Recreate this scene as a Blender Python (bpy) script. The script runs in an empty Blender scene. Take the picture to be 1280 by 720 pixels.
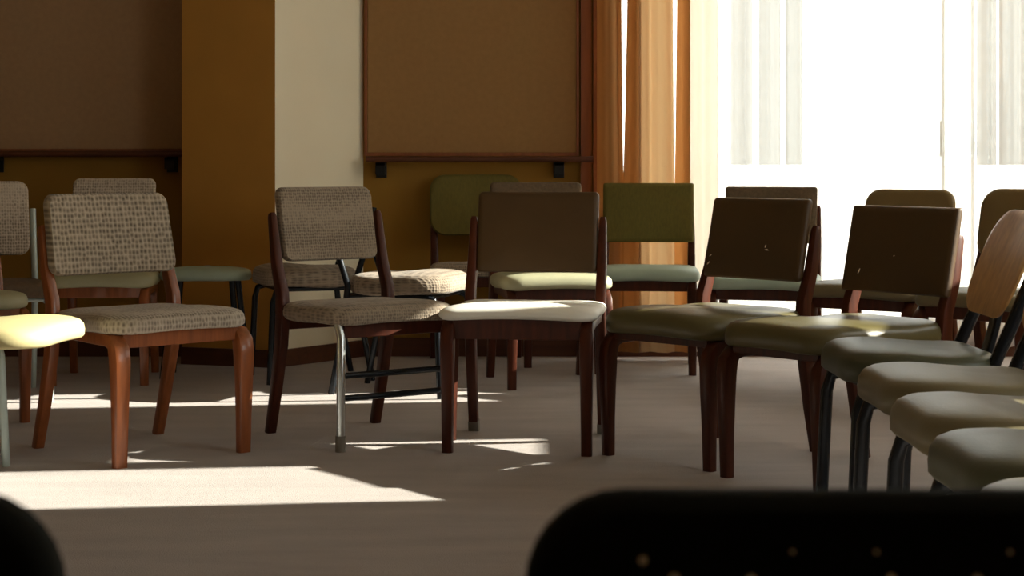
import bpy, math, random
from mathutils import Vector, Matrix

random.seed(7)
S = bpy.context.scene
COL = S.collection
R = math.radians

# ------------------------------------------------------------------ camera
F_PX = 2300.0          # focal length in pixels of a 1280 wide frame
CAM_Z = 0.92
cam_d = bpy.data.cameras.new('camera')
cam_d.sensor_width = 36.0
cam_d.lens = F_PX * 36.0 / 1280.0
cam_d.shift_y = -165.0 / 1280.0
cam_d.clip_start = 0.05
cam_d.dof.use_dof = True
cam_d.dof.focus_distance = 5.75
cam_d.dof.aperture_fstop = 13.0
cam = bpy.data.objects.new('camera', cam_d)
cam.location = (0, 0, CAM_Z)
cam.rotation_euler = (R(90), 0, 0)
COL.objects.link(cam)
S.camera = cam

# ------------------------------------------------------------------ light
S.view_settings.view_transform = 'Standard'
S.view_settings.look = 'None'
S.view_settings.exposure = 0.0
S.view_settings.gamma = 1.0
S.view_settings.use_curve_mapping = False
S.cycles.use_denoising = True
S.cycles.max_bounces = 10
S.cycles.diffuse_bounces = 5
S.cycles.transparent_max_bounces = 12
S.cycles.sample_clamp_indirect = 8.0

SKY = 4.6
SUN = 18.5
SUN_SLOPE = 0.12       # sideways drift of the sun rays per metre towards -X
SUN_TAN = 0.466        # tangent of the sun's height
world = bpy.data.worlds.new('sky')
world.use_nodes = True
S.world = world
bg = world.node_tree.nodes['Background']
bg.inputs[0].default_value = (1.0, 0.985, 0.95, 1)
bg.inputs[1].default_value = SKY

sun_d = bpy.data.lights.new('sun', 'SUN')
sun_d.energy = SUN
sun_d.angle = R(0.55)
sun_d.color = (1.0, 0.92, 0.80)
sun = bpy.data.objects.new('sun', sun_d)
sun.rotation_euler = Vector((-1, -SUN_SLOPE, -SUN_TAN)).to_track_quat('-Z', 'Y').to_euler()
sun.location = (8, 6, 5)
COL.objects.link(sun)

def portal(name, loc, rot, sx, sy):
    d = bpy.data.lights.new(name, 'AREA')
    d.shape = 'RECTANGLE'; d.size = sx; d.size_y = sy
    d.cycles.is_portal = True
    o = bpy.data.objects.new(name, d)
    o.location = loc; o.rotation_euler = rot
    COL.objects.link(o)

# ------------------------------------------------------------------ materials
def mat(name, col, rough=0.6, metal=0.0, spec=0.5, noise=None, bump=None, sheen=0.0, coat=0.0):
    """noise=(scale, amount, stretch xyz); bump=(kind, scale, strength)"""
    m = bpy.data.materials.new(name); m.use_nodes = True
    nt = m.node_tree; N = nt.nodes; L = nt.links
    b = N['Principled BSDF']
    b.inputs['Base Color'].default_value = (*col, 1)
    b.inputs['Roughness'].default_value = rough
    b.inputs['Metallic'].default_value = metal
    b.inputs['Specular IOR Level'].default_value = spec
    b.inputs['Sheen Weight'].default_value = sheen
    b.inputs['Coat Weight'].default_value = coat
    tc = N.new('ShaderNodeTexCoord')
    if noise:
        sc, amt, st = noise
        mp = N.new('ShaderNodeMapping'); mp.inputs['Scale'].default_value = st
        L.new(tc.outputs['Object'], mp.inputs[0])
        n = N.new('ShaderNodeTexNoise'); n.inputs['Scale'].default_value = sc
        n.inputs['Detail'].default_value = 5
        L.new(mp.outputs[0], n.inputs['Vector'])
        r = N.new('ShaderNodeMapRange')
        r.inputs['From Min'].default_value = 0.3; r.inputs['From Max'].default_value = 0.7
        r.inputs['To Min'].default_value = 1 - amt; r.inputs['To Max'].default_value = 1 + amt
        L.new(n.outputs['Fac'], r.inputs[0])
        mx = N.new('ShaderNodeVectorMath'); mx.operation = 'SCALE'
        mx.inputs[0].default_value = col
        L.new(r.outputs[0], mx.inputs['Scale'])
        L.new(mx.outputs[0], b.inputs['Base Color'])
    if bump:
        kind, sc, st = bump
        if kind == 'noise':
            t = N.new('ShaderNodeTexNoise'); t.inputs['Detail'].default_value = 3
            out = t.outputs['Fac']
        else:
            t = N.new('ShaderNodeTexVoronoi'); t.inputs['Randomness'].default_value = 0.35
            out = t.outputs['Distance']
        t.inputs['Scale'].default_value = sc
        L.new(tc.outputs['Object'], t.inputs['Vector'])
        bp = N.new('ShaderNodeBump'); bp.inputs['Strength'].default_value = st
        bp.inputs['Distance'].default_value = 0.004
        L.new(out, bp.inputs['Height'])
        L.new(bp.outputs[0], b.inputs['Normal'])
    return m

def weave_mat(name, dark, light, scale, flat):
    """honeycomb weave: raised light threads round small dark cells"""
    m = mat(name, light, 0.9, sheen=0.15)
    nt = m.node_tree; N = nt.nodes; L = nt.links
    b = N['Principled BSDF']
    tc = N.new('ShaderNodeTexCoord')
    mp = N.new('ShaderNodeMapping'); mp.inputs['Scale'].default_value = flat
    L.new(tc.outputs['Object'], mp.inputs[0])
    v = N.new('ShaderNodeTexVoronoi'); v.inputs['Scale'].default_value = scale
    v.inputs['Randomness'].default_value = 0.3
    L.new(mp.outputs[0], v.inputs['Vector'])
    cr = N.new('ShaderNodeValToRGB')
    cr.color_ramp.elements[0].position = 0.12; cr.color_ramp.elements[0].color = (*dark, 1)
    cr.color_ramp.elements[1].position = 0.62; cr.color_ramp.elements[1].color = (*light, 1)
    L.new(v.outputs['Distance'], cr.inputs[0])
    L.new(cr.outputs[0], b.inputs['Base Color'])
    bp = N.new('ShaderNodeBump'); bp.inputs['Strength'].default_value = 0.8
    bp.inputs['Distance'].default_value = 0.004
    L.new(v.outputs['Distance'], bp.inputs['Height'])
    L.new(bp.outputs[0], b.inputs['Normal'])
    return m

def cloth_mat(name, col, trans, opacity, tcol=None):
    """hanging fabric: part diffuse, part translucent, part see-through"""
    m = bpy.data.materials.new(name); m.use_nodes = True
    nt = m.node_tree; N = nt.nodes; L = nt.links
    N.remove(N['Principled BSDF']); out = N['Material Output']
    d = N.new('ShaderNodeBsdfDiffuse'); d.inputs[0].default_value = (*col, 1)
    t = N.new('ShaderNodeBsdfTranslucent'); t.inputs[0].default_value = (*(tcol or col), 1)
    m1 = N.new('ShaderNodeMixShader'); m1.inputs[0].default_value = trans
    L.new(d.outputs[0], m1.inputs[1]); L.new(t.outputs[0], m1.inputs[2])
    if opacity < 1:
        tr = N.new('ShaderNodeBsdfTransparent')
        m2 = N.new('ShaderNodeMixShader'); m2.inputs[0].default_value = opacity
        L.new(tr.outputs[0], m2.inputs[1]); L.new(m1.outputs[0], m2.inputs[2])
        L.new(m2.outputs[0], out.inputs[0])
    else:
        L.new(m1.outputs[0], out.inputs[0])
    return m

def glass_mat(name):
    m = bpy.data.materials.new(name); m.use_nodes = True
    nt = m.node_tree; N = nt.nodes; L = nt.links
    N.remove(N['Principled BSDF']); out = N['Material Output']
    t = N.new('ShaderNodeBsdfTransparent'); t.inputs[0].default_value = (0.94, 0.96, 0.95, 1)
    g = N.new('ShaderNodeBsdfGlossy'); g.inputs['Roughness'].default_value = 0.02
    mx = N.new('ShaderNodeMixShader'); mx.inputs[0].default_value = 0.05
    L.new(t.outputs[0], mx.inputs[1]); L.new(g.outputs[0], mx.inputs[2])
    L.new(mx.outputs[0], out.inputs[0])
    return m

def brick_mat(name, c1, c2, mortar):
    m = mat(name, c1, 0.9)
    nt = m.node_tree; N = nt.nodes; L = nt.links
    tc = N.new('ShaderNodeTexCoord')
    mp = N.new('ShaderNodeMapping'); mp.inputs['Rotation'].default_value = (R(-90), 0, 0)
    L.new(tc.outputs['Object'], mp.inputs[0])
    b = N.new('ShaderNodeTexBrick'); b.inputs['Scale'].default_value = 2.2
    b.inputs['Color1'].default_value = (*c1, 1); b.inputs['Color2'].default_value = (*c2, 1)
    b.inputs['Mortar'].default_value = (*mortar, 1)
    L.new(mp.outputs[0], b.inputs['Vector'])
    L.new(b.outputs['Color'], N['Principled BSDF'].inputs['Base Color'])
    return m

M = {}
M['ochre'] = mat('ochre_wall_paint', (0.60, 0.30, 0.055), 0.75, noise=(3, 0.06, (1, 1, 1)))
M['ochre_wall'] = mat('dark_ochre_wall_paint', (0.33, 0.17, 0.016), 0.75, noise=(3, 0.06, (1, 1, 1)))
M['cream'] = mat('cream_wall_paint', (0.93, 0.88, 0.70), 0.8, noise=(2, 0.03, (1, 1, 1)))
M['board'] = mat('brown_pinboard_cloth', (0.36, 0.20, 0.075), 0.9, noise=(40, 0.05, (1, 1, 1)))
M['ceil'] = mat('ceiling_paint', (0.62, 0.52, 0.36), 0.9, noise=(2, 0.03, (1, 1, 1)))
M['darkwall'] = mat('dark_brown_wall_paint', (0.26, 0.17, 0.09), 0.85, noise=(2, 0.04, (1, 1, 1)))
M['rail'] = mat('dark_red_wood', (0.10, 0.030, 0.011), 0.45, noise=(12, 0.25, (0.3, 3, 3)))
M['trim'] = mat('red_brown_trim', (0.30, 0.10, 0.035), 0.5, noise=(10, 0.2, (4, 4, 0.4)))
M['bracket'] = mat('black_bracket', (0.012, 0.012, 0.012), 0.5, 0.3, noise=(30, 0.1, (1, 1, 1)))
M['wood'] = mat('red_mahogany_wood', (0.070, 0.014, 0.004), 0.42, spec=0.3, noise=(14, 0.28, (5, 5, 0.5)), coat=0.04)
M['wood_light'] = mat('orange_beech_wood', (0.28, 0.080, 0.020), 0.38, noise=(14, 0.22, (5, 5, 0.5)), coat=0.25)
M['tan_ply'] = mat('tan_plywood', (0.50, 0.27, 0.09), 0.4, noise=(10, 0.18, (5, 5, 0.5)), coat=0.2)
M['steel'] = mat('brushed_steel', (0.62, 0.66, 0.66), 0.28, 1.0, noise=(60, 0.05, (1, 1, 0.2)))
M['painted_steel'] = mat('pale_grey_painted_steel', (0.42, 0.50, 0.48), 0.35, 0.2, noise=(60, 0.05, (1, 1, 0.2)))
M['black_steel'] = mat('black_steel', (0.018, 0.022, 0.028), 0.25, 0.4, noise=(60, 0.05, (1, 1, 0.2)))
M['weave'] = weave_mat('honeycomb_weave_back', (0.14, 0.11, 0.08), (0.52, 0.44, 0.34), 72, (1, 0, 0.8))
M['weave_seat'] = weave_mat('honeycomb_weave_seat', (0.20, 0.16, 0.125), (0.52, 0.45, 0.36), 95, (1, 1, 0.6))
M['weave_fine'] = weave_mat('fine_grey_brown_weave', (0.14, 0.11, 0.08), (0.36, 0.29, 0.215), 120, (1, 0.25, 0.8))
M['weave_pale'] = weave_mat('pale_grey_weave', (0.24, 0.195, 0.15), (0.62, 0.53, 0.42), 100, (1, 0.1, 0.8))
M['vinyl'] = mat('dark_brown_vinyl', (0.075, 0.038, 0.010), 0.5, noise=(6, 0.08, (1, 1, 1)), bump=('noise', 200, 0.1))
M['tan_vinyl'] = mat('tan_brown_vinyl', (0.20, 0.14, 0.055), 0.5, noise=(6, 0.08, (1, 1, 1)), bump=('noise', 200, 0.1))
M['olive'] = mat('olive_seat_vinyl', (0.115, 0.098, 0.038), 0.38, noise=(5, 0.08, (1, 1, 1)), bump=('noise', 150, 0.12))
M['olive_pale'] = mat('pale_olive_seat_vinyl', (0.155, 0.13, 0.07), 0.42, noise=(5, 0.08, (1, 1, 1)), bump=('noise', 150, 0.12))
M['green_dark'] = mat('dark_green_seat_vinyl', (0.062, 0.068, 0.038), 0.42, noise=(5, 0.1, (1, 1, 1)), bump=('noise', 150, 0.12))
M['green_back'] = mat('moss_green_fabric', (0.13, 0.105, 0.016), 0.8, noise=(120, 0.12, (1, 1, 0.3)), bump=('noise', 300, 0.2))
M['green_pale'] = mat('pale_sage_vinyl', (0.43, 0.43, 0.28), 0.5, noise=(5, 0.06, (1, 1, 1)), bump=('noise', 150, 0.1))
M['teal_pale'] = mat('pale_teal_vinyl', (0.38, 0.48, 0.40), 0.5, noise=(5, 0.1, (1, 1, 1)), bump=('noise', 150, 0.1))
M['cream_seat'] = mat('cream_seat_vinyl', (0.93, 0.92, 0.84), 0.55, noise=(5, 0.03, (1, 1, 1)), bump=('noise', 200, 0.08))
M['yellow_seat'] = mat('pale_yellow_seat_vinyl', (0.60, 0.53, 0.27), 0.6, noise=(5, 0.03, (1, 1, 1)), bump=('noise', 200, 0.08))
M['brown_seat'] = mat('brown_weave_seat', (0.12, 0.08, 0.045), 0.8, noise=(80, 0.2, (1, 1, 1)), bump=('noise', 200, 0.3))
M['black'] = mat('black_fabric', (0.008, 0.008, 0.005), 0.95, spec=0.1, bump=('noise', 300, 0.2))
M['tuft'] = mat('pale_tuft', (0.85, 0.72, 0.52), 0.9, noise=(50, 0.1, (1, 1, 1)))
M['rubber'] = mat('grey_rubber_tip', (0.22, 0.20, 0.17), 0.6, noise=(40, 0.1, (1, 1, 1)))
M['white_frame'] = mat('white_window_frame', (0.78, 0.79, 0.77), 0.4, noise=(4, 0.02, (1, 1, 1)))
M['handle'] = mat('grey_window_handle', (0.30, 0.32, 0.32), 0.3, 0.8, noise=(40, 0.05, (1, 1, 1)))
M['glass'] = glass_mat('window_glass')
M['drape'] = cloth_mat('tan_drape_cloth', (0.62, 0.42, 0.24), 0.55, 1.0, (0.93, 0.76, 0.54))
M['drape_shade_tint'] = cloth_mat('shade_tint_drape_cloth', (0.50, 0.28, 0.12), 0.4, 1.0, (0.7, 0.42, 0.2))  # tan drape again, with the shade of its darker folds put into the colour
M['drape_half_shade_tint'] = cloth_mat('half_shade_tint_drape_cloth', (0.55, 0.32, 0.14), 0.5, 1.0, (0.8, 0.52, 0.28))  # same drape in half shade, the shade tinted into the cloth
M['lining'] = cloth_mat('pale_peach_lining', (0.86, 0.79, 0.70), 0.7, 0.85, (0.86, 0.79, 0.70))
M['blind'] = cloth_mat('added_glow_blind_cloth', (0.9, 0.88, 0.8), 0.75, 1.0)
M['sheer'] = cloth_mat('white_sheer_cloth', (0.88, 0.87, 0.83), 0.65, 0.36, (0.93, 0.92, 0.88))
M['brick'] = brick_mat('pale_grey_brick', (0.12, 0.125, 0.125), (0.10, 0.105, 0.105), (0.15, 0.155, 0.155))
M['parapet'] = mat('white_parapet', (0.85, 0.85, 0.83), 0.9, noise=(4, 0.02, (1, 1, 1)))
M['paving'] = mat('pale_paving', (0.62, 0.60, 0.56), 0.9, noise=(6, 0.05, (1, 1, 1)))

def carpet_mat():
    m = mat('grey_brown_carpet', (0.30, 0.245, 0.215), 0.95, sheen=0.3)
    nt = m.node_tree; N = nt.nodes; L = nt.links
    b = N['Principled BSDF']; b.inputs['Sheen Roughness'].default_value = 0.5
    tc = N.new('ShaderNodeTexCoord')
    n1 = N.new('ShaderNodeTexNoise'); n1.inputs['Scale'].default_value = 7; n1.inputs['Detail'].default_value = 6
    n2 = N.new('ShaderNodeTexNoise'); n2.inputs['Scale'].default_value = 260; n2.inputs['Detail'].default_value = 2
    mp = N.new('ShaderNodeMapping'); mp.inputs['Scale'].default_value = (0.35, 1.4, 1)
    L.new(tc.outputs['Object'], mp.inputs[0]); L.new(mp.outputs[0], n1.inputs['Vector'])
    L.new(tc.outputs['Object'], n2.inputs['Vector'])
    ad = N.new('ShaderNodeMath'); ad.operation = 'ADD'
    L.new(n1.outputs['Fac'], ad.inputs[0]); L.new(n2.outputs['Fac'], ad.inputs[1])
    cr = N.new('ShaderNodeValToRGB')
    cr.color_ramp.elements[0].position = 0.35; cr.color_ramp.elements[0].color = (0.27, 0.225, 0.205, 1)
    cr.color_ramp.elements[1].position = 0.70; cr.color_ramp.elements[1].color = (0.40, 0.34, 0.31, 1)
    hf = N.new('ShaderNodeMath'); hf.operation = 'MULTIPLY'; hf.inputs[1].default_value = 0.5
    L.new(ad.outputs[0], hf.inputs[0]); L.new(hf.outputs[0], cr.inputs[0])
    L.new(cr.outputs[0], b.inputs['Base Color'])
    bp = N.new('ShaderNodeBump'); bp.inputs['Strength'].default_value = 0.6; bp.inputs['Distance'].default_value = 0.005
    L.new(n2.outputs['Fac'], bp.inputs['Height']); L.new(bp.outputs[0], b.inputs['Normal'])
    return m
M['carpet'] = carpet_mat()

# ------------------------------------------------------------------ mesh helpers
class MB:
    """collects shapes into one mesh"""
    def __init__(s): s.v = []; s.f = []
    def add(s, vs, fs):
        o = len(s.v); s.v += [tuple(v) for v in vs]; s.f += [tuple(i + o for i in f) for f in fs]
        return s
    def box(s, a, b, ch=0.0):
        x0, y0, z0 = a; x1, y1, z1 = b
        vs = [(x0,y0,z0),(x1,y0,z0),(x1,y1,z0),(x0,y1,z0),(x0,y0,z1),(x1,y0,z1),(x1,y1,z1),(x0,y1,z1)]
        return s.add(vs, [(0,3,2,1),(4,5,6,7),(0,1,5,4),(1,2,6,5),(2,3,7,6),(3,0,4,7)])
    def prism(s, pts, z0, z1):
        n = len(pts)
        vs = [(x, y, z0) for x, y in pts] + [(x, y, z1) for x, y in pts]
        fs = [tuple(reversed(range(n))), tuple(range(n, 2*n))]
        fs += [(i, (i+1) % n, n + (i+1) % n, n + i) for i in range(n)]
        return s.add(vs, fs)
    def sweep(s, path, secs, side=(1, 0, 0), seg=8, power=3.2):
        """section along a path; secs = [(width along side, thickness)] per point; power 2 = round, larger = squarer"""
        path = [Vector(p) for p in path]; side = Vector(side).normalized()
        n = len(path); rings = []
        for i, p in enumerate(path):
            t = (path[min(i+1, n-1)] - path[max(i-1, 0)]).normalized()
            u = (side - t * side.dot(t)).normalized(); w = t.cross(u)
            a, b = secs[i] if isinstance(secs, list) else secs
            ring = []
            for k in range(seg):
                th = 2*math.pi*(k+0.5)/seg
                c, q = math.cos(th), math.sin(th)
                x = math.copysign(abs(c)**(2/power), c) * a/2
                y = math.copysign(abs(q)**(2/power), q) * b/2
                ring.append(p + u*x + w*y)
            rings.append(ring)
        vs = [v for r in rings for v in r]
        fs = []
        for i in range(n-1):
            for k in range(seg):
                k2 = (k+1) % seg
                fs.append((i*seg+k, i*seg+k2, (i+1)*seg+k2, (i+1)*seg+k))
        fs.append(tuple(reversed(range(seg)))); fs.append(tuple((n-1)*seg+k for k in range(seg)))
        return s.add(vs, fs)
    def tube(s, path, r, seg=10):
        path = [Vector(p) for p in path]
        t = (path[-1]-path[0]).normalized()
        side = (1, 0, 0) if abs(t.x) < 0.8 else (0, 1, 0)
        return s.sweep(path, (2*r, 2*r), side, seg, 2.0)
    def pad(s, w, d, prof, r, deform=None, seg=7, flat=False):
        """stack of rounded-rectangle rings (inset, height); closed with a fan at both ends"""
        rings = []
        for ins, h in prof:
            hw, hd = w/2 - ins, d/2 - ins
            rr = max(min(r - ins*0.5, hw, hd), 0.002)
            ring = []
            for cx, cy, a0 in ((hw-rr, hd-rr, 0), (-hw+rr, hd-rr, 90), (-hw+rr, -hd+rr, 180), (hw-rr, -hd+rr, 270)):
                for k in range(seg+1):
                    a = R(a0 + 90*k/seg)
                    ring.append((cx + rr*math.cos(a), cy + rr*math.sin(a), h))
                # straight side subdivided so bends follow the deformation
                nx, ny = {0: (-1, 0), 90: (0, -1), 180: (1, 0), 270: (0, 1)}[a0]
                length = (2*(hw-rr) if nx else 2*(hd-rr))
                ex, ey = ring[-1][0], ring[-1][1]
                for k in range(1, 8):
                    ring.append((ex + nx*length*k/8, ey + ny*length*k/8, h))
            rings.append(ring)
        n = len(rings[0])
        vs = [Vector(v) for rg in rings for v in rg]
        vs.append(Vector((0, 0, prof[0][1]))); vs.append(Vector((0, 0, prof[-1][1])))
        fs = []
        for i in range(len(rings)-1):
            for k in range(n):
                k2 = (k+1) % n
                fs.append((i*n+k, i*n+k2, (i+1)*n+k2, (i+1)*n+k))
        a, b = len(vs)-2, len(vs)-1; last = (len(rings)-1)*n
        for k in range(n):
            k2 = (k+1) % n
            fs.append((a, k2, k)); fs.append((b, last+k, last+k2))
        if deform: vs = [deform(v) for v in vs]
        return s.add(vs, fs)
    def build(s, name, m, parent=None, smooth=True, angle=40):
        me = bpy.data.meshes.new(name)
        me.from_pydata(s.v, [], s.f); me.update()
        me.materials.append(m)
        if smooth:
            me.polygons.foreach_set('use_smooth', [True]*len(me.polygons))
            me.set_sharp_from_angle(angle=R(angle))
        o = bpy.data.objects.new(name, me); COL.objects.link(o)
        if parent: o.parent = parent
        return o

def bevel(o, w, seg=2):
    md = o.modifiers.new('bevel', 'BEVEL'); md.width = w; md.segments = seg; md.limit_method = 'ANGLE'
    return o

def tag(o, label, cat, group=None, kind=None):
    o['label'] = label; o['category'] = cat
    if group: o['group'] = group
    if kind: o['kind'] = kind
    return o

def structure(o): o['kind'] = 'structure'; return o

def empty(name, loc, rz=0):
    o = bpy.data.objects.new(name, None); COL.objects.link(o)
    o.location = loc; o.rotation_euler = (0, 0, rz); o.empty_display_size = 0.1
    return o

# ------------------------------------------------------------------ room
X0, X1, Y0, Y1, H = -3.6, 3.0, -1.6, 8.46, 2.75
T = 0.14
structure(MB().box((X0-T, Y0-T, -0.12), (X1+T, Y1+T, 0)).build('floor', M['carpet'], smooth=False))
structure(MB().box((X0-T, Y0-T, H), (X1+T, Y1+T, H+0.12)).build('ceiling', M['ceil'], smooth=False))
structure(MB().box((X0-T, Y0-T, 0), (X0, Y1+T, H)).build('wall_left', M['darkwall'], smooth=False))
structure(MB().box((X0, Y0-T, 0), (X1, Y0, H)).build('wall_front', M['darkwall'], smooth=False))
# back wall with its wide window
WX0, WX1, WZ0, WZ1 = 0.44, 2.86, 0.12, 2.45
b = MB()
b.box((X0, Y1, 0), (WX0, Y1+T, H)); b.box((WX1, Y1, 0), (X1+T, Y1+T, H))
b.box((WX0, Y1, 0), (WX1, Y1+T, WZ0)); b.box((WX0, Y1, WZ1), (WX1, Y1+T, H))
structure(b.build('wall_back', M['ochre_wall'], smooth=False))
# right wall: tall window openings out of the picture that let the sun in
HEAD = 2.45
opens = [(5.28, 5.93, 1.35, 2.68), (6.0, 6.38, 1.35, 2.02), (6.62, 7.14, 1.0, 2.45), (7.25, 7.70, 1.30, 2.45), (1.6, 3.8, 0.85, 2.45)]  # third opening is added and unseen, there to brighten the pillar face
b = MB(); ys = sorted(opens); y = Y0
for a, c, SILL, HEAD in ys:
    b.box((X1, y, 0), (X1+T, a, H)); b.box((X1, a, 0), (X1+T, c, SILL)); b.box((X1, a, HEAD), (X1+T, c, H)); y = c
b.box((X1, y, 0), (X1+T, Y1, H))
b.box((X1, Y1+T, 0), (X1+T, 9.1, 5.5))  # unseen fin added outside to keep grazing sun off the back window
structure(b.build('wall_right', M['ochre'], smooth=False))

def window_back():
    root = empty('window_1', (0, 0, 0)); structure(root)
    b = MB(); f = 0.05; y0, y1 = Y1+0.04, Y1+0.10
    b.box((WX0, y0, WZ0), (WX0+f, y1, WZ1)); b.box((WX1-f, y0, WZ0), (WX1, y1, WZ1))
    b.box((WX0, y0, WZ0), (WX1, y1, WZ0+f)); b.box((WX0, y0, WZ1-f), (WX1, y1, WZ1))
    b.box((1.985, y0, WZ0+f), (2.0, y1, WZ1-f)); b.box((2.12, y0, WZ0+f), (2.135, y1, WZ1-f))
    fr = b.build('window_frame', M['white_frame'], root, smooth=False); fr['kind'] = 'structure'
    g = MB().box((WX0+f, Y1+0.068, WZ0+f), (1.985, Y1+0.074, WZ1-f)).box((2.0, Y1+0.068, WZ0+f), (2.12, Y1+0.074, WZ1-f)).box((2.135, Y1+0.068, WZ0+f), (WX1-f, Y1+0.074, WZ1-f))
    gp = g.build('window_pane', M['glass'], root, smooth=False); gp['kind'] = 'structure'
    for x in (1.975, 2.125):
        hb = MB().tube([(x, Y1+0.035, 0.92), (x, Y1+0.012, 0.925), (x, Y1+0.010, 0.95), (x, Y1+0.010, 1.05), (x, Y1+0.012, 1.075), (x, Y1+0.035, 1.08)], 0.007)
        hb.build('window_handle', M['handle'], root)
window_back()
for i, (a, c, SILL, HEAD) in enumerate(opens):
    root = empty('window_%d' % (i+2), (0, 0, 0)); structure(root)
    b = MB(); f = 0.03; x0, x1 = X1+0.05, X1+0.10
    b.box((x0, a, SILL), (x1, a+f, HEAD)).box((x0, c-f, SILL), (x1, c, HEAD)).box((x0, a+f, SILL), (x1, c-f, SILL+f)).box((x0, a+f, HEAD-f), (x1, c-f, HEAD))
    b.build('window_frame', M['white_frame'], root, smooth=False)['kind'] = 'structure'
    MB().box((X1+0.072, a+f, SILL+f), (X1+0.078, c-f, HEAD-f)).build('window_pane', M['glass'], root, smooth=False)['kind'] = 'structure'
    if i == 2:
        MB().box((X1+0.03, a+0.004, SILL+0.004), (X1+0.034, c-0.004, HEAD-0.004)).build('window_blind', M['blind'], root, smooth=False)['kind'] = 'structure'  # added blind, out of view, glows in the sun to light the cream face
    portal('daylight_portal', (X1+T+0.02, (a+c)/2, (SILL+HEAD)/2), (0, R(90), 0), HEAD-SILL, c-a)
portal('daylight_portal', ((WX0+WX1)/2, Y1+T+0.02, (WZ0+WZ1)/2), (R(-90), 0, 0), WX1-WX0, WZ1-WZ0)

# cream and ochre corner pillar: one face to the camera, one angled to the windows
PX0, PX1, PX2 = -1.462, -1.03, -0.684
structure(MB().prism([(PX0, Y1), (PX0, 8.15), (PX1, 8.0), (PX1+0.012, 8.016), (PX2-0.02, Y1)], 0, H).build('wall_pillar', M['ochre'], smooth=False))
structure(MB().prism([(PX1, 8.0), (PX2, Y1), (PX2-0.02, Y1), (PX1+0.001, 8.012)], 0.07, H).build('wall_pillar_side', M['cream'], smooth=False))
# skirting
b = MB().box((X0, Y1-0.018, 0), (PX0, Y1, 0.085)).box((PX2, Y1-0.018, 0), (X1, Y1, 0.085))
structure(b.build('baseboard_back', M['rail'], smooth=False))
b = MB().prism([(PX0, 8.15), (PX0-0.002, 8.134), (PX1, 7.984), (PX2+0.014, Y1-0.005), (PX2, Y1), (PX1, 8.0)], 0, 0.075)
structure(b.build('baseboard_pillar', M['rail'], smooth=False))
structure(MB().box((X1-0.018, Y0, 0), (X1, Y1-0.02, 0.085)).build('baseboard_right', M['rail'], smooth=False))
# upright trim at the curtain end of the boarded wall
structure(MB().box((0.315, Y1-0.03, 0.09), (0.365, Y1, H)).box((0.372, Y1-0.022, 0.09), (0.392, Y1, H)).build('trim_1', M['trim'], smooth=False))

M['board_left'] = mat('grey_brown_pinboard_cloth', (0.46, 0.29, 0.15), 0.9, noise=(40, 0.05, (1, 1, 1)))
def pinboard(x0, x1, z0, label, m='board'):
    root = empty('pinboard', ((x0+x1)/2, Y1-0.004, z0)); w = (x1-x0)/2
    tag(root, label, 'pinboard', 'brown pinboards above the handrails')
    bevel(MB().box((-w, -0.022, 0), (w, 0, 1.35)).build('board', M[m], root, smooth=False), 0.003)
    b = MB().box((-w, -0.028, -0.014), (w, 0, 0)).box((-w, -0.028, 1.35), (w, 0, 1.365)).box((w, -0.026, -0.014), (w+0.012, 0, 1.365)).box((-w-0.012, -0.026, -0.014), (-w, 0, 1.365))
    b.build('edge_strip', M['trim'], root, smooth=False)
pinboard(-3.2, -1.478, 0.952, 'wide dark brown pinboard on wall at left of the pillar', 'board_left')
pinboard(PX2+0.02, 0.295, 0.935, 'brown pinboard on wall between the cream pillar face and the curtain')

def handrail(x0, x1, z, brx, label):
    root = empty('handrail', (x0, Y1, z))
    tag(root, label, 'handrail', 'dark wooden handrails on the back wall')
    L = x1-x0
    MB().sweep([(0, -0.075, 0), (L*0.5, -0.075, 0), (L, -0.075, 0)], (0.04, 0.028), (0, 1, 0), 12).build('rail', M['rail'], root)
    for bx in brx:
        x = bx-x0
        m = MB().box((x-0.025, -0.012, -0.085), (x+0.025, 0, -0.01)).box((x-0.022, -0.09, -0.03), (x+0.022, -0.008, -0.016)).box((x-0.022, -0.09, -0.07), (x+0.022, -0.078, -0.016))
        bevel(m.build('bracket', M['bracket'], root, smooth=False), 0.002)
handrail(-3.2, -1.47, 0.93, (-3.0, -2.36, -1.56), 'dark wooden handrail below the pinboard at left of the pillar')
handrail(PX2+0.02, 0.37, 0.905, (-0.60, 0.215), 'dark wooden handrail between the cream pillar face and the curtain')

# ------------------------------------------------------------------ curtains
def folds(name, x0, x1, y, z0, z1, fn, m, n=None, thick=0.0015, parent=None):
    n = n or int((x1-x0)/0.006)
    nz = 14; vs = []; fs = []
    for j in range(nz+1):
        z = z0 + (z1-z0)*j/nz
        for i in range(n+1):
            x = x0 + (x1-x0)*i/n
            dx, dy = fn(x, (z-z0)/(z1-z0))
            vs.append((x+dx, y+dy, z))
    for j in range(nz):
        for i in range(n):
            a = j*(n+1)+i
            fs.append((a, a+1, a+n+2, a+n+1))
    o = MB().add(vs, fs).build(name, m, parent, angle=180)
    if thick:
        md = o.modifiers.new('thickness', 'SOLIDIFY'); md.thickness = thick; md.offset = 0
    return o
def drape_fn(x, t):
    u = (x-0.38)/0.42
    return (0.012*math.sin(x*31+t), 0.034*math.sin(u*2*math.pi*3.2+0.6+0.25*t) + 0.010*math.sin(u*41))
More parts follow.
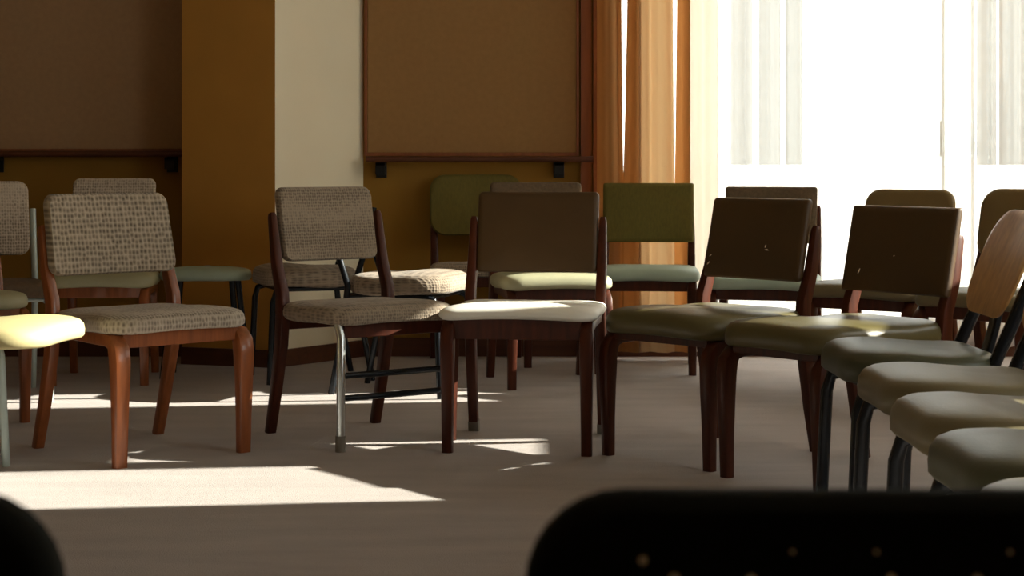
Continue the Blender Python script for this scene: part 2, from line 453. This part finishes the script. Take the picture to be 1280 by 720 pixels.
def drape_panel(x0, x1, taper0, taper1, m, name='drape', amp=0.03, y=8.295):
    """taper0/1: how far each edge draws back from the panel's foot to its top"""
    def fn(x, t):
        u = (x-x0)/(x1-x0); k = max(0, (t-0.30)/0.70)**0.7
        sh = taper0*k*(1-u) - taper1*k*u
        return (sh, amp*1.1*math.sin(x*52+0.5+0.4*t) + amp*0.25*math.sin(x*131+1))
    return folds(name, x0, x1, y, 0.035, 2.50, fn, m, parent=root, thick=0.002)
root = empty('curtain', (0, 0, 0))
tag(root, 'tan opaque drape hanging in deep folds at left edge of window', 'curtain')
drape_panel(0.385, 0.505, 0, 0.018, M['drape_shade_tint'])
drape_panel(0.500, 0.580, 0.035, 0, M['drape_shade_tint'], amp=0.018)
drape_panel(0.572, 0.735, 0, 0.012, M['drape'], amp=0.022)
drape_panel(0.735, 0.800, 0.020, 0, M['drape_half_shade_tint'])
drape_panel(0.790, 0.930, 0, 0.0, M['lining'], 'lining', 0.016, 8.325)
b = MB(); b.box((0.385, 8.27, 2.50), (0.93, 8.345, 2.545)); b.build('heading_tape', M['drape_shade_tint'], root, smooth=False)
ph = [random.uniform(0, 6) for _ in range(6)]
def sheer_fn(x, t):
    d = 0.016*math.sin(x*62+ph[0]+0.8*math.sin(x*9)) + 0.010*math.sin(x*27+ph[1]) + 0.006*math.sin(x*131+ph[2]) + 0.006*math.sin(x*7+t*1.5)
    return (0.004*math.sin(x*50+ph[3]), d)
sh = folds('sheer_curtain', 0.40, 2.93, 8.405, 0.05, 2.52, sheer_fn, M['sheer'], thick=0, n=640)
tag(sh, 'white sheer curtain hanging in fine folds across the bright window', 'curtain')
rod = empty('curtain_track', (0, 8.36, 2.57)); tag(rod, 'white curtain track along top of the window', 'curtain track')
MB().box((0.36, -0.06, 0), (2.97, 0.05, 0.03)).build('track', M['white_frame'], rod, smooth=False)
MB().box((0.34, -0.065, -0.01), (0.36, 0.055, 0.04)).build('end_stop', M['white_frame'], rod, smooth=False)
MB().box((2.97, -0.065, -0.01), (2.985, 0.055, 0.04)).build('end_stop', M['white_frame'], rod, smooth=False)

# ------------------------------------------------------------------ outside the window
structure(MB().box((-6, Y1+T+0.3, -0.25), (16, 26, -0.05)).build('ground_outside', M['paving'], smooth=False))
tag(MB().box((-1.5, 12.0, -0.05), (7.5, 12.2, 0.86)).build('parapet', M['parapet'], smooth=False), 'low white parapet outside behind the sheer curtain', 'parapet')
def pier(x0, x1, label):
    o = MB().box((0, 0, -0.05), (x1-x0, 0.12, 3.8)).build('brick_pier', M['brick'], smooth=False)
    o.location = (x0, 12.6, 0)
    tag(o, label, 'pier', 'grey brick piers outside the window')
k = 2300/12.6
for xa, xb, lb in ((915, 941, 'left of the bright gap, leftmost of three'), (951, 976, 'left of the bright gap, middle of three'),
                   (985, 1003, 'left of the bright gap, rightmost of three'), (1226, 1246, 'near the right edge, the narrower one'),
                   (1254, 1330, 'cut by the right edge')):
    pier((xa-640)/k, (xb-640)/k, 'grey brick pier behind sheer curtain ' + lb)

# ------------------------------------------------------------------ chairs
def seat_pad(w, d, t, r, saddle=0.012, crown=0.010):
    prof = [(0.03, 0), (0.008, 0.003), (0.001, 0.012), (0, t*0.45), (0.003, t*0.72), (0.012, t*0.90), (0.028, t*0.99),
            (0.055, t+crown*0.35), (0.10, t+crown*0.75), (0.15, t+crown*0.95), (0.20, t+crown)]
    def df(v):
        u = v.x/(w/2); q = -v.y/(d/2)          # q: +1 at the front edge
        z = v.z
        z += 0.010*(1-u*u)*max(q, 0) - 0.020*max(q-0.55, 0)**2*4*0.5
        z -= saddle*max(0, 1-abs(q+0.35)*1.6)*(1-0.4*abs(u))
        return Vector((v.x*(1+0.03*q), v.y, z))
    return MB().pad(w, d, prof, r, df)

def back_pad(w, h, t, r, z0, y0, lean, curve=0.10, seg=7, flare=0.0):
    """upright pad: local pad x = width, y = height, z = thickness"""
    prof = [(0.02, -t/2), (0.006, -t/2+0.002), (0.0, -t*0.22), (0.0, t*0.22), (0.006, t/2-0.002), (0.02, t/2), (0.06, t/2+0.003), (0.10, t/2+0.005)]
    def df(v):
        q = v.y/h+0.5
        x = v.x*(1+flare*(q-0.5))
        z = z0 + h/2 + v.y
        y = y0 + lean*(z-z0) - curve*x*x + v.z
        return Vector((x, y, z))
    return MB().pad(w, h, prof, r, df, seg=seg)

def chair(name, loc, deg, label, cat='chair', group=None, wide=0.46, deep=0.44, seat='olive', back='vinyl', frame='wood',
          bw=0.40, bz0=0.555, bz1=0.785, br=0.02, pw=None, pz=0.71, curve=0.25, lean=0.22, seat_r=0.07, t=0.055,
          zs=0.39, legs='wood', tips=False, metal_front_left=False, front_inset=0.0, splay=0.07, bt=0.035, has_back=True,
          flare=0.0, spine=False, leg_w=0.040, apron=0.04, tube_r=0.0125, tufts=None, scuffs=None):
    root = empty(name, (loc[0], loc[1], 0), R(deg))
    tag(root, label, cat, group)
    fx = wide/2 - 0.028                 # front leg spacing
    pw = pw or fx
    fy = -deep/2 + 0.03 + front_inset
    ry = deep/2 - 0.025
    sp = seat_pad(wide, deep, t, seat_r); sp.v = [(x, y, z+zs) for x, y, z in sp.v]
    sp.build('seat', M[seat], root, angle=60)
    fm = M[frame]
    if legs == 'wood':
        for sx in (-1, 1):
            x = sx*fx
            if metal_front_left and sx == -1:
                p = [(x, fy+0.02, zs+0.005), (x, fy, zs-0.04), (x-0.004, fy-0.004, 0.2), (x-0.006, fy-0.006, 0.012)]
                lg = MB().tube(p, 0.014, 12).build('leg', M['steel'], root); lg['label'] = 'round steel front leg'
                MB().tube([(x-0.006, fy-0.006, 0.0), (x-0.006, fy-0.006, 0.05)], 0.017, 12).build('tip', M['rubber'], lg)
                continue
            top = zs-0.016
            p = [(x, ry-0.06, top), (x, 0.02, top), (x, fy+0.055, top), (x, fy+0.022, top-0.006), (x, fy+0.004, top-0.028),
                 (x, fy-0.002, top-0.065), (x, fy-0.003, top-0.14), (x, fy-0.002, 0.12), (x, fy, 0.0)]
            w = leg_w
            sc = [(w*0.55, 0.030), (w*0.6, 0.034), (w*0.9, 0.040), (w, 0.046), (w*1.1, 0.052), (w*1.1, 0.052), (w, 0.046), (w*0.9, 0.036), (w*0.85, 0.031)]
            lg = MB().sweep(p, sc, (1, 0, 0), 12, 4.5).build('leg', fm, root)
            if tips == 'all': MB().sweep([(x, fy, 0), (x, fy-0.002, 0.035)], (w*0.95, 0.036), (1, 0, 0), 12, 4.5).build('tip', M['rubber'], lg)
        for sx in (-1, 1):
            x = sx*pw
            top_y = ry + 0.02 + lean*(pz-0.46)
            p = [(x, ry+splay, 0), (x, ry+splay*0.55, 0.14), (x, ry+0.012, 0.30), (x, ry, 0.40), (x, ry+0.006, 0.47)]
            sc = [(0.032, 0.034), (0.034, 0.038), (0.036, 0.046), (0.036, 0.050), (0.035, 0.046)]
            if has_back:
                p += [(x, ry+0.02+lean*0.1, 0.56), (x, top_y-0.004, pz-0.012), (x, top_y, pz)]
                sc += [(0.032, 0.040), (0.024, 0.030), (0.018, 0.022)]
            lg = MB().sweep(p, sc, (1, 0, 0), 12, 4.5).build('leg', fm, root)
            if tips: MB().sweep([(x, ry+splay, 0), (x, ry+splay-0.006, 0.035)], (0.037, 0.040), (1, 0, 0), 12, 4.5).build('tip', M['rubber'], lg)
        for ya, yb in ((fy+0.006, fy+0.030), (ry-0.01, ry+0.012)):
            bevel(MB().box((-fx+0.015, ya, zs-apron), (fx-0.015, yb, zs+0.006)).build('seat_rail', fm, root, smooth=False), 0.003)
        if metal_front_left:
            for z in (0.235, 0.165):
                st = MB().tube([(-fx-0.004, fy-0.004, z), (0, fy-0.008, z), (fx, fy-0.004, z)], 0.010, 10)
                s_ = st.build('stretcher', M['black_steel'], root); s_['label'] = 'black metal cross bar'
    else:
        for sx in (-1, 1):
            x = sx*fx
            p = [(x*0.94, fy+0.05, zs-0.008), (x, fy+0.012, zs-0.02), (x, fy, zs-0.06), (x*1.02, fy-0.015, 0)]
            MB().tube(p, tube_r, 12).build('leg', fm, root)
        for sx in (-1, 1):
            x = sx*pw
            p = [(x, ry+splay, 0), (x, ry+0.02, 0.25), (x, ry, 0.42)]
            if has_back: p += [(x, ry+0.02+lean*0.06, 0.52), (x, ry+0.02+lean*(pz-0.46), pz)]
            MB().tube(p, tube_r, 12).build('leg', fm, root)
        z = zs-0.008
        MB().tube([(-fx*0.94, fy+0.03, z), (fx*0.94, fy+0.03, z)], 0.010).tube([(-fx*0.94, ry, z), (fx*0.94, ry, z)], 0.010)\
            .tube([(-fx*0.94, fy+0.03, z), (-fx*0.94, ry, z)], 0.010).tube([(fx*0.94, fy+0.03, z), (fx*0.94, ry, z)], 0.010).build('seat_frame', fm, root)
    if has_back:
        by = ry + 0.02 + lean*(bz0-0.46) - (0.0 if bw < 2*pw-0.02 else 0.030)
        bp = back_pad(bw, bz1-bz0, bt, br, bz0, by+ (curve*pw*pw*0.7), lean, curve, flare=flare)
        bp.build('backrest', M[back], root, angle=50)
        if scuffs:
            sb = MB()
            for tx, tz, w_, h_, a_ in scuffs:
                yy = by + curve*pw*pw*0.7 + lean*(tz-bz0) - curve*tx*tx - bt/2 - 0.0062
                ca, sa = math.cos(a_), math.sin(a_)
                pts = [(-1, -0.3), (-0.2, -1), (1, -0.2), (0.4, 0.3), (0.1, 1), (-0.4, 0.2)]
                n0 = len(sb.v)
                ring = [(tx + (px*w_*ca - py*h_*sa), tz + (px*w_*sa + py*h_*ca)) for px, py in pts]
                sb.add([(x_, yy+lean*(z_-tz), z_) for x_, z_ in ring] + [(x_, yy+0.003+lean*(z_-tz), z_) for x_, z_ in ring],
                       [tuple(range(6)), tuple(range(11, 5, -1))] + [(i, i+6, (i+1) % 6+6, (i+1) % 6) for i in range(6)])
            sc_ = sb.build('scuff_marks', M['tuft'], root); sc_['kind'] = 'stuff'; sc_['label'] = 'small pale scuff marks on the vinyl'
        if tufts:
            tb = MB()
            for tx, tz, tr in tufts:
                yy = by + curve*pw*pw*0.7 + lean*(tz-bz0) - curve*tx*tx + bt/2 + 0.0035
                tb.add([(tx + tr*math.cos(a)*q, yy + 0.0015*hh, tz + tr*math.sin(a)*q) for q, hh in ((1, -1), (0.9, 0), (0.5, 0.8)) for a in [R(45*i) for i in range(8)]] + [(tx, yy+0.0015, tz)],
                       [(j*8+(i+1) % 8, j*8+i, (j+1)*8+i, (j+1)*8+(i+1) % 8) for j in range(2) for i in range(8)] + [(16+(i+1) % 8, 16+i, 24) for i in range(8)])
            tf = tb.build('fabric_speckles', M['tuft'], root); tf['kind'] = 'stuff'; tf['label'] = 'small pale specks in the black fabric'
        if spine:
            s_ = MB().sweep([(0, ry+0.01, zs-0.02), (0, ry+0.05, 0.5), (0, by+bt+lean*(0.62-bz0)+0.004, 0.62), (0, by+bt+lean*(bz1-0.03-bz0)+0.004, bz1-0.03)], (0.06, 0.018), (1, 0, 0), 12, 4.5)
            s_.build('back_support', M['black_steel'], root)
    return root

FR = 'chairs in the front arc'
BK = 'chairs in the back row'
RT = 'chairs in the row along the right'
# ---- front arc, left to right
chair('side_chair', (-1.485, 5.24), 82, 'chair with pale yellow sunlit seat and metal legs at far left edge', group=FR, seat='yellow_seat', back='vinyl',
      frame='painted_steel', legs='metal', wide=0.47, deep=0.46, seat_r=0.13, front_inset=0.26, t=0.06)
chair('side_chair', (-1.13, 5.72), 42, 'wooden chair with honeycomb weave backrest and seat beside the yellow seat', group=FR, seat='weave_seat', back='weave',
      frame='wood_light', wide=0.49, deep=0.46, bw=0.44, bz0=0.545, bz1=0.80, br=0.035, pz=0.70, curve=0.35, bt=0.05, leg_w=0.05, flare=-0.04, splay=0.10, seat_r=0.10)
chair('side_chair', (-0.475, 6.0), 35, 'wooden chair with grey-brown fabric back, one steel leg and black cross bars', group=FR, seat='weave_fine', back='weave_fine',
      wide=0.46, deep=0.44, bw=0.36, bz0=0.570, bz1=0.815, br=0.03, pz=0.73, metal_front_left=True, splay=0.09, seat_r=0.09, bt=0.045)
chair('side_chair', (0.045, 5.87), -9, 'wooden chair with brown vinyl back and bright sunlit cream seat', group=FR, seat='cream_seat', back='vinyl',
      wide=0.49, deep=0.45, bw=0.405, bz0=0.535, bz1=0.80, br=0.016, pz=0.715, tips=True, seat_r=0.06, curve=0.2, zs=0.412, t=0.036, apron=0.06)  # thin cushion over a deep dark rail stands in for the seat's shaded front
chair('side_chair', (0.595, 5.67), -46, 'wooden chair with olive seat and scuffed brown back, right beside the cream-seated one', group=FR, seat='olive', back='vinyl',
      wide=0.46, deep=0.50, bw=0.385, bz0=0.530, bz1=0.785, br=0.014, pz=0.70, scuffs=[(0.055, 0.625, 0.008, 0.0025, -0.2), (0.048, 0.636, 0.005, 0.0018, 1.3), (-0.170, 0.575, 0.006, 0.002, 0.9), (-0.165, 0.60, 0.005, 0.0016, 0.7)], seat_r=0.09, curve=0.2, zs=0.378, t=0.072, apron=0.02)
chair('side_chair', (0.925, 5.275), -53, 'wooden chair with olive seat and brown back, nearest the row of metal-legged seats', group=FR, seat='olive', back='vinyl',
      wide=0.42, deep=0.56, bw=0.405, bz0=0.515, bz1=0.770, br=0.008, pz=0.69, scuffs=[(-0.135, 0.575, 0.008, 0.0025, 1.2), (-0.01, 0.625, 0.003, 0.0012, 0.4)], seat_r=0.09, curve=0.2, zs=0.378, t=0.072, apron=0.02)
# ---- right row running towards the camera
rows = [(1.00, 4.52, 'green_dark', 'metal-legged chair with dark green seat, farthest of the right-hand row'),
        (0.985, 3.95, 'olive_pale', 'metal-legged chair with pale olive seat, second farthest of the right-hand row'),
        (0.95, 3.43, 'olive_pale', 'metal-legged chair with pale olive seat, middle of the right-hand row'),
        (0.915, 2.95, 'green_dark', 'metal-legged chair with dull green seat, second nearest of the right-hand row'),
        (0.87, 2.47, 'olive_pale', 'chair showing only a sliver of seat, nearest of the right-hand row')]
for x, y, sm, lb in rows:
    chair('stacking_chair', (x-0.03, y), -89, lb, group=RT, seat=sm, back='tan_ply', frame='black_steel', legs='metal', wide=0.45, deep=0.38,
          bw=0.38, bz0=0.53, bz1=0.785, br=0.09, bt=0.014, curve=0.3, seat_r=0.12, spine=True, pz=0.64, pw=0.17, t=0.075, zs=0.38, lean=0.42, tube_r=0.016)
# ---- back row, left to right
chair('side_chair', (-2.02, 6.98), 22, 'grey textured chair behind the yellow seat, cut by the left edge', group=BK, seat='brown_seat', back='weave_pale',
      frame='painted_steel', legs='metal', bw=0.43, wide=0.52, bz0=0.53, bz1=0.82, br=0.04, bt=0.05)
chair('side_chair', (-1.94, 6.42), 30, 'pale green seat with wooden legs between the yellow seat and grey textured chair', group=BK, seat='green_pale', back='weave_fine',
      frame='wood_light', bw=0.30, bz0=0.55, bz1=0.70, pz=0.66, wide=0.44, deep=0.42, seat_r=0.12)
chair('side_chair', (-1.67, 7.56), 4, 'pale green seat and grey back showing behind the honeycomb weave chair', group=BK, seat='green_pale', back='weave_pale',
      frame='wood_light', bw=0.345, bz0=0.56, bz1=0.825, br=0.03, bt=0.045, wide=0.42, pw=0.17)
chair('side_chair', (-0.86, 7.62), -70, 'grey weave seat seen under the back of the chair with cross bars', group=BK, seat='weave_fine', back='weave_fine',
      frame='black_steel', legs='metal', bw=0.34, bz0=0.56, bz1=0.76, seat_r=0.13, wide=0.40, deep=0.40, t=0.075)
chair('side_chair', (-0.40, 7.20), 72, 'sunlit grey weave seat on dark legs, left behind the cream-seated chair', group=BK, seat='weave_fine', back='weave_fine',
      frame='black_steel', legs='metal', bw=0.34, bz0=0.56, bz1=0.78, seat_r=0.13, wide=0.42, deep=0.42, t=0.075)
chair('side_chair', (-0.14, 8.15), 6, 'green chair with rounded back against the ochre wall', group=BK, seat='weave_fine', back='green_back',
      bw=0.42, bz0=0.56, bz1=0.835, br=0.07, wide=0.44, deep=0.40, bt=0.04, pz=0.66)
chair('side_chair', (0.15, 7.45), 12, 'pale green seat and brown back top directly behind the cream-seated chair', group=BK, seat='green_pale', back='brown_seat',
      bw=0.39, bz0=0.56, bz1=0.81, br=0.02, wide=0.44, deep=0.42)
chair('side_chair', (0.58, 7.92), -6, 'moss green square-backed chair in front of the tan drape', group=BK, seat='teal_pale', back='green_back',
      bw=0.40, bz0=0.54, bz1=0.800, br=0.008, wide=0.45, deep=0.42, bt=0.03, curve=0.1, pw=0.19, pz=0.66)
chair('side_chair', (1.02, 7.42), -14, 'chair with brown back top just above the scuffed brown back', group=BK, seat='teal_pale', back='brown_seat',
      bw=0.38, bz0=0.56, bz1=0.792, br=0.012, wide=0.44, deep=0.42)
chair('side_chair', (1.39, 6.95), -36, 'olive seated chair with rounded brown back behind the second brown vinyl back', group=BK, seat='olive_pale', back='tan_vinyl',
      bw=0.37, bz0=0.56, bz1=0.79, br=0.06, wide=0.45, deep=0.44, pz=0.71)
chair('side_chair', (1.72, 6.50), -45, 'brown rounded-back chair at right edge against the sheer curtain', group=BK, seat='olive_pale', back='tan_vinyl',
      bw=0.42, bz0=0.54, bz1=0.80, br=0.07, wide=0.46, deep=0.44, pz=0.72)
# stool
st = empty('stool', (-1.28, 7.70, 0)); tag(st, 'pale sage round-edged stool against the ochre pillar face', 'stool')
sp = seat_pad(0.38, 0.30, 0.05, 0.14, saddle=0); sp.v = [(x, y, z+0.40) for x, y, z in sp.v]; sp.build('seat', M['teal_pale'], st, angle=60)
for sx in (-1, 1):
    for sy in (-1, 1):
        MB().tube([(sx*0.12, sy*0.08, 0.405), (sx*0.16, sy*0.12, 0)], 0.013).build('leg', M['black_steel'], st)
MB().tube([(-0.14, -0.1, 0.2), (0.14, -0.1, 0.2)], 0.008).tube([(-0.14, 0.1, 0.2), (0.14, 0.1, 0.2)], 0.008).build('stretcher', M['black_steel'], st)

# ---- black chairs close to the camera, seen from behind
FG = 'black chairs close to the camera'
specks = [(0.228, 0.741, 0.0020), (0.214, 0.733, 0.0022), (0.180, 0.7325, 0.0022), (0.162, 0.745, 0.0010), (0.125, 0.745, 0.0010), (0.118, 0.733, 0.0020),
          (0.080, 0.733, 0.0020), (0.056, 0.738, 0.0016), (0.066, 0.745, 0.0010)]
specks += [(random.uniform(-0.22, 0.23), 0.722-0.016*j+random.uniform(-0.004, 0.004), random.uniform(0.001, 0.0022)) for j in range(12) for _ in range(6)]
chair('black_chair', (0.286, 1.06), 180, 'black speckled chair back filling the bottom right corner', group=FG, seat='black', back='black', frame='black_steel', legs='metal',
      wide=0.52, deep=0.45, bw=0.56, bz0=0.48, bz1=0.768, br=0.045, bt=0.04, curve=0.02, lean=0.12, tufts=specks)
chair('black_chair', (-0.485, 1.06), 180, 'black chair back corner at the bottom left', group=FG, seat='black', back='black', frame='black_steel', legs='metal',
      wide=0.52, deep=0.45, bw=0.56, bz0=0.48, bz1=0.768, br=0.045, bt=0.04, curve=0.02, lean=0.12, tufts=specks)
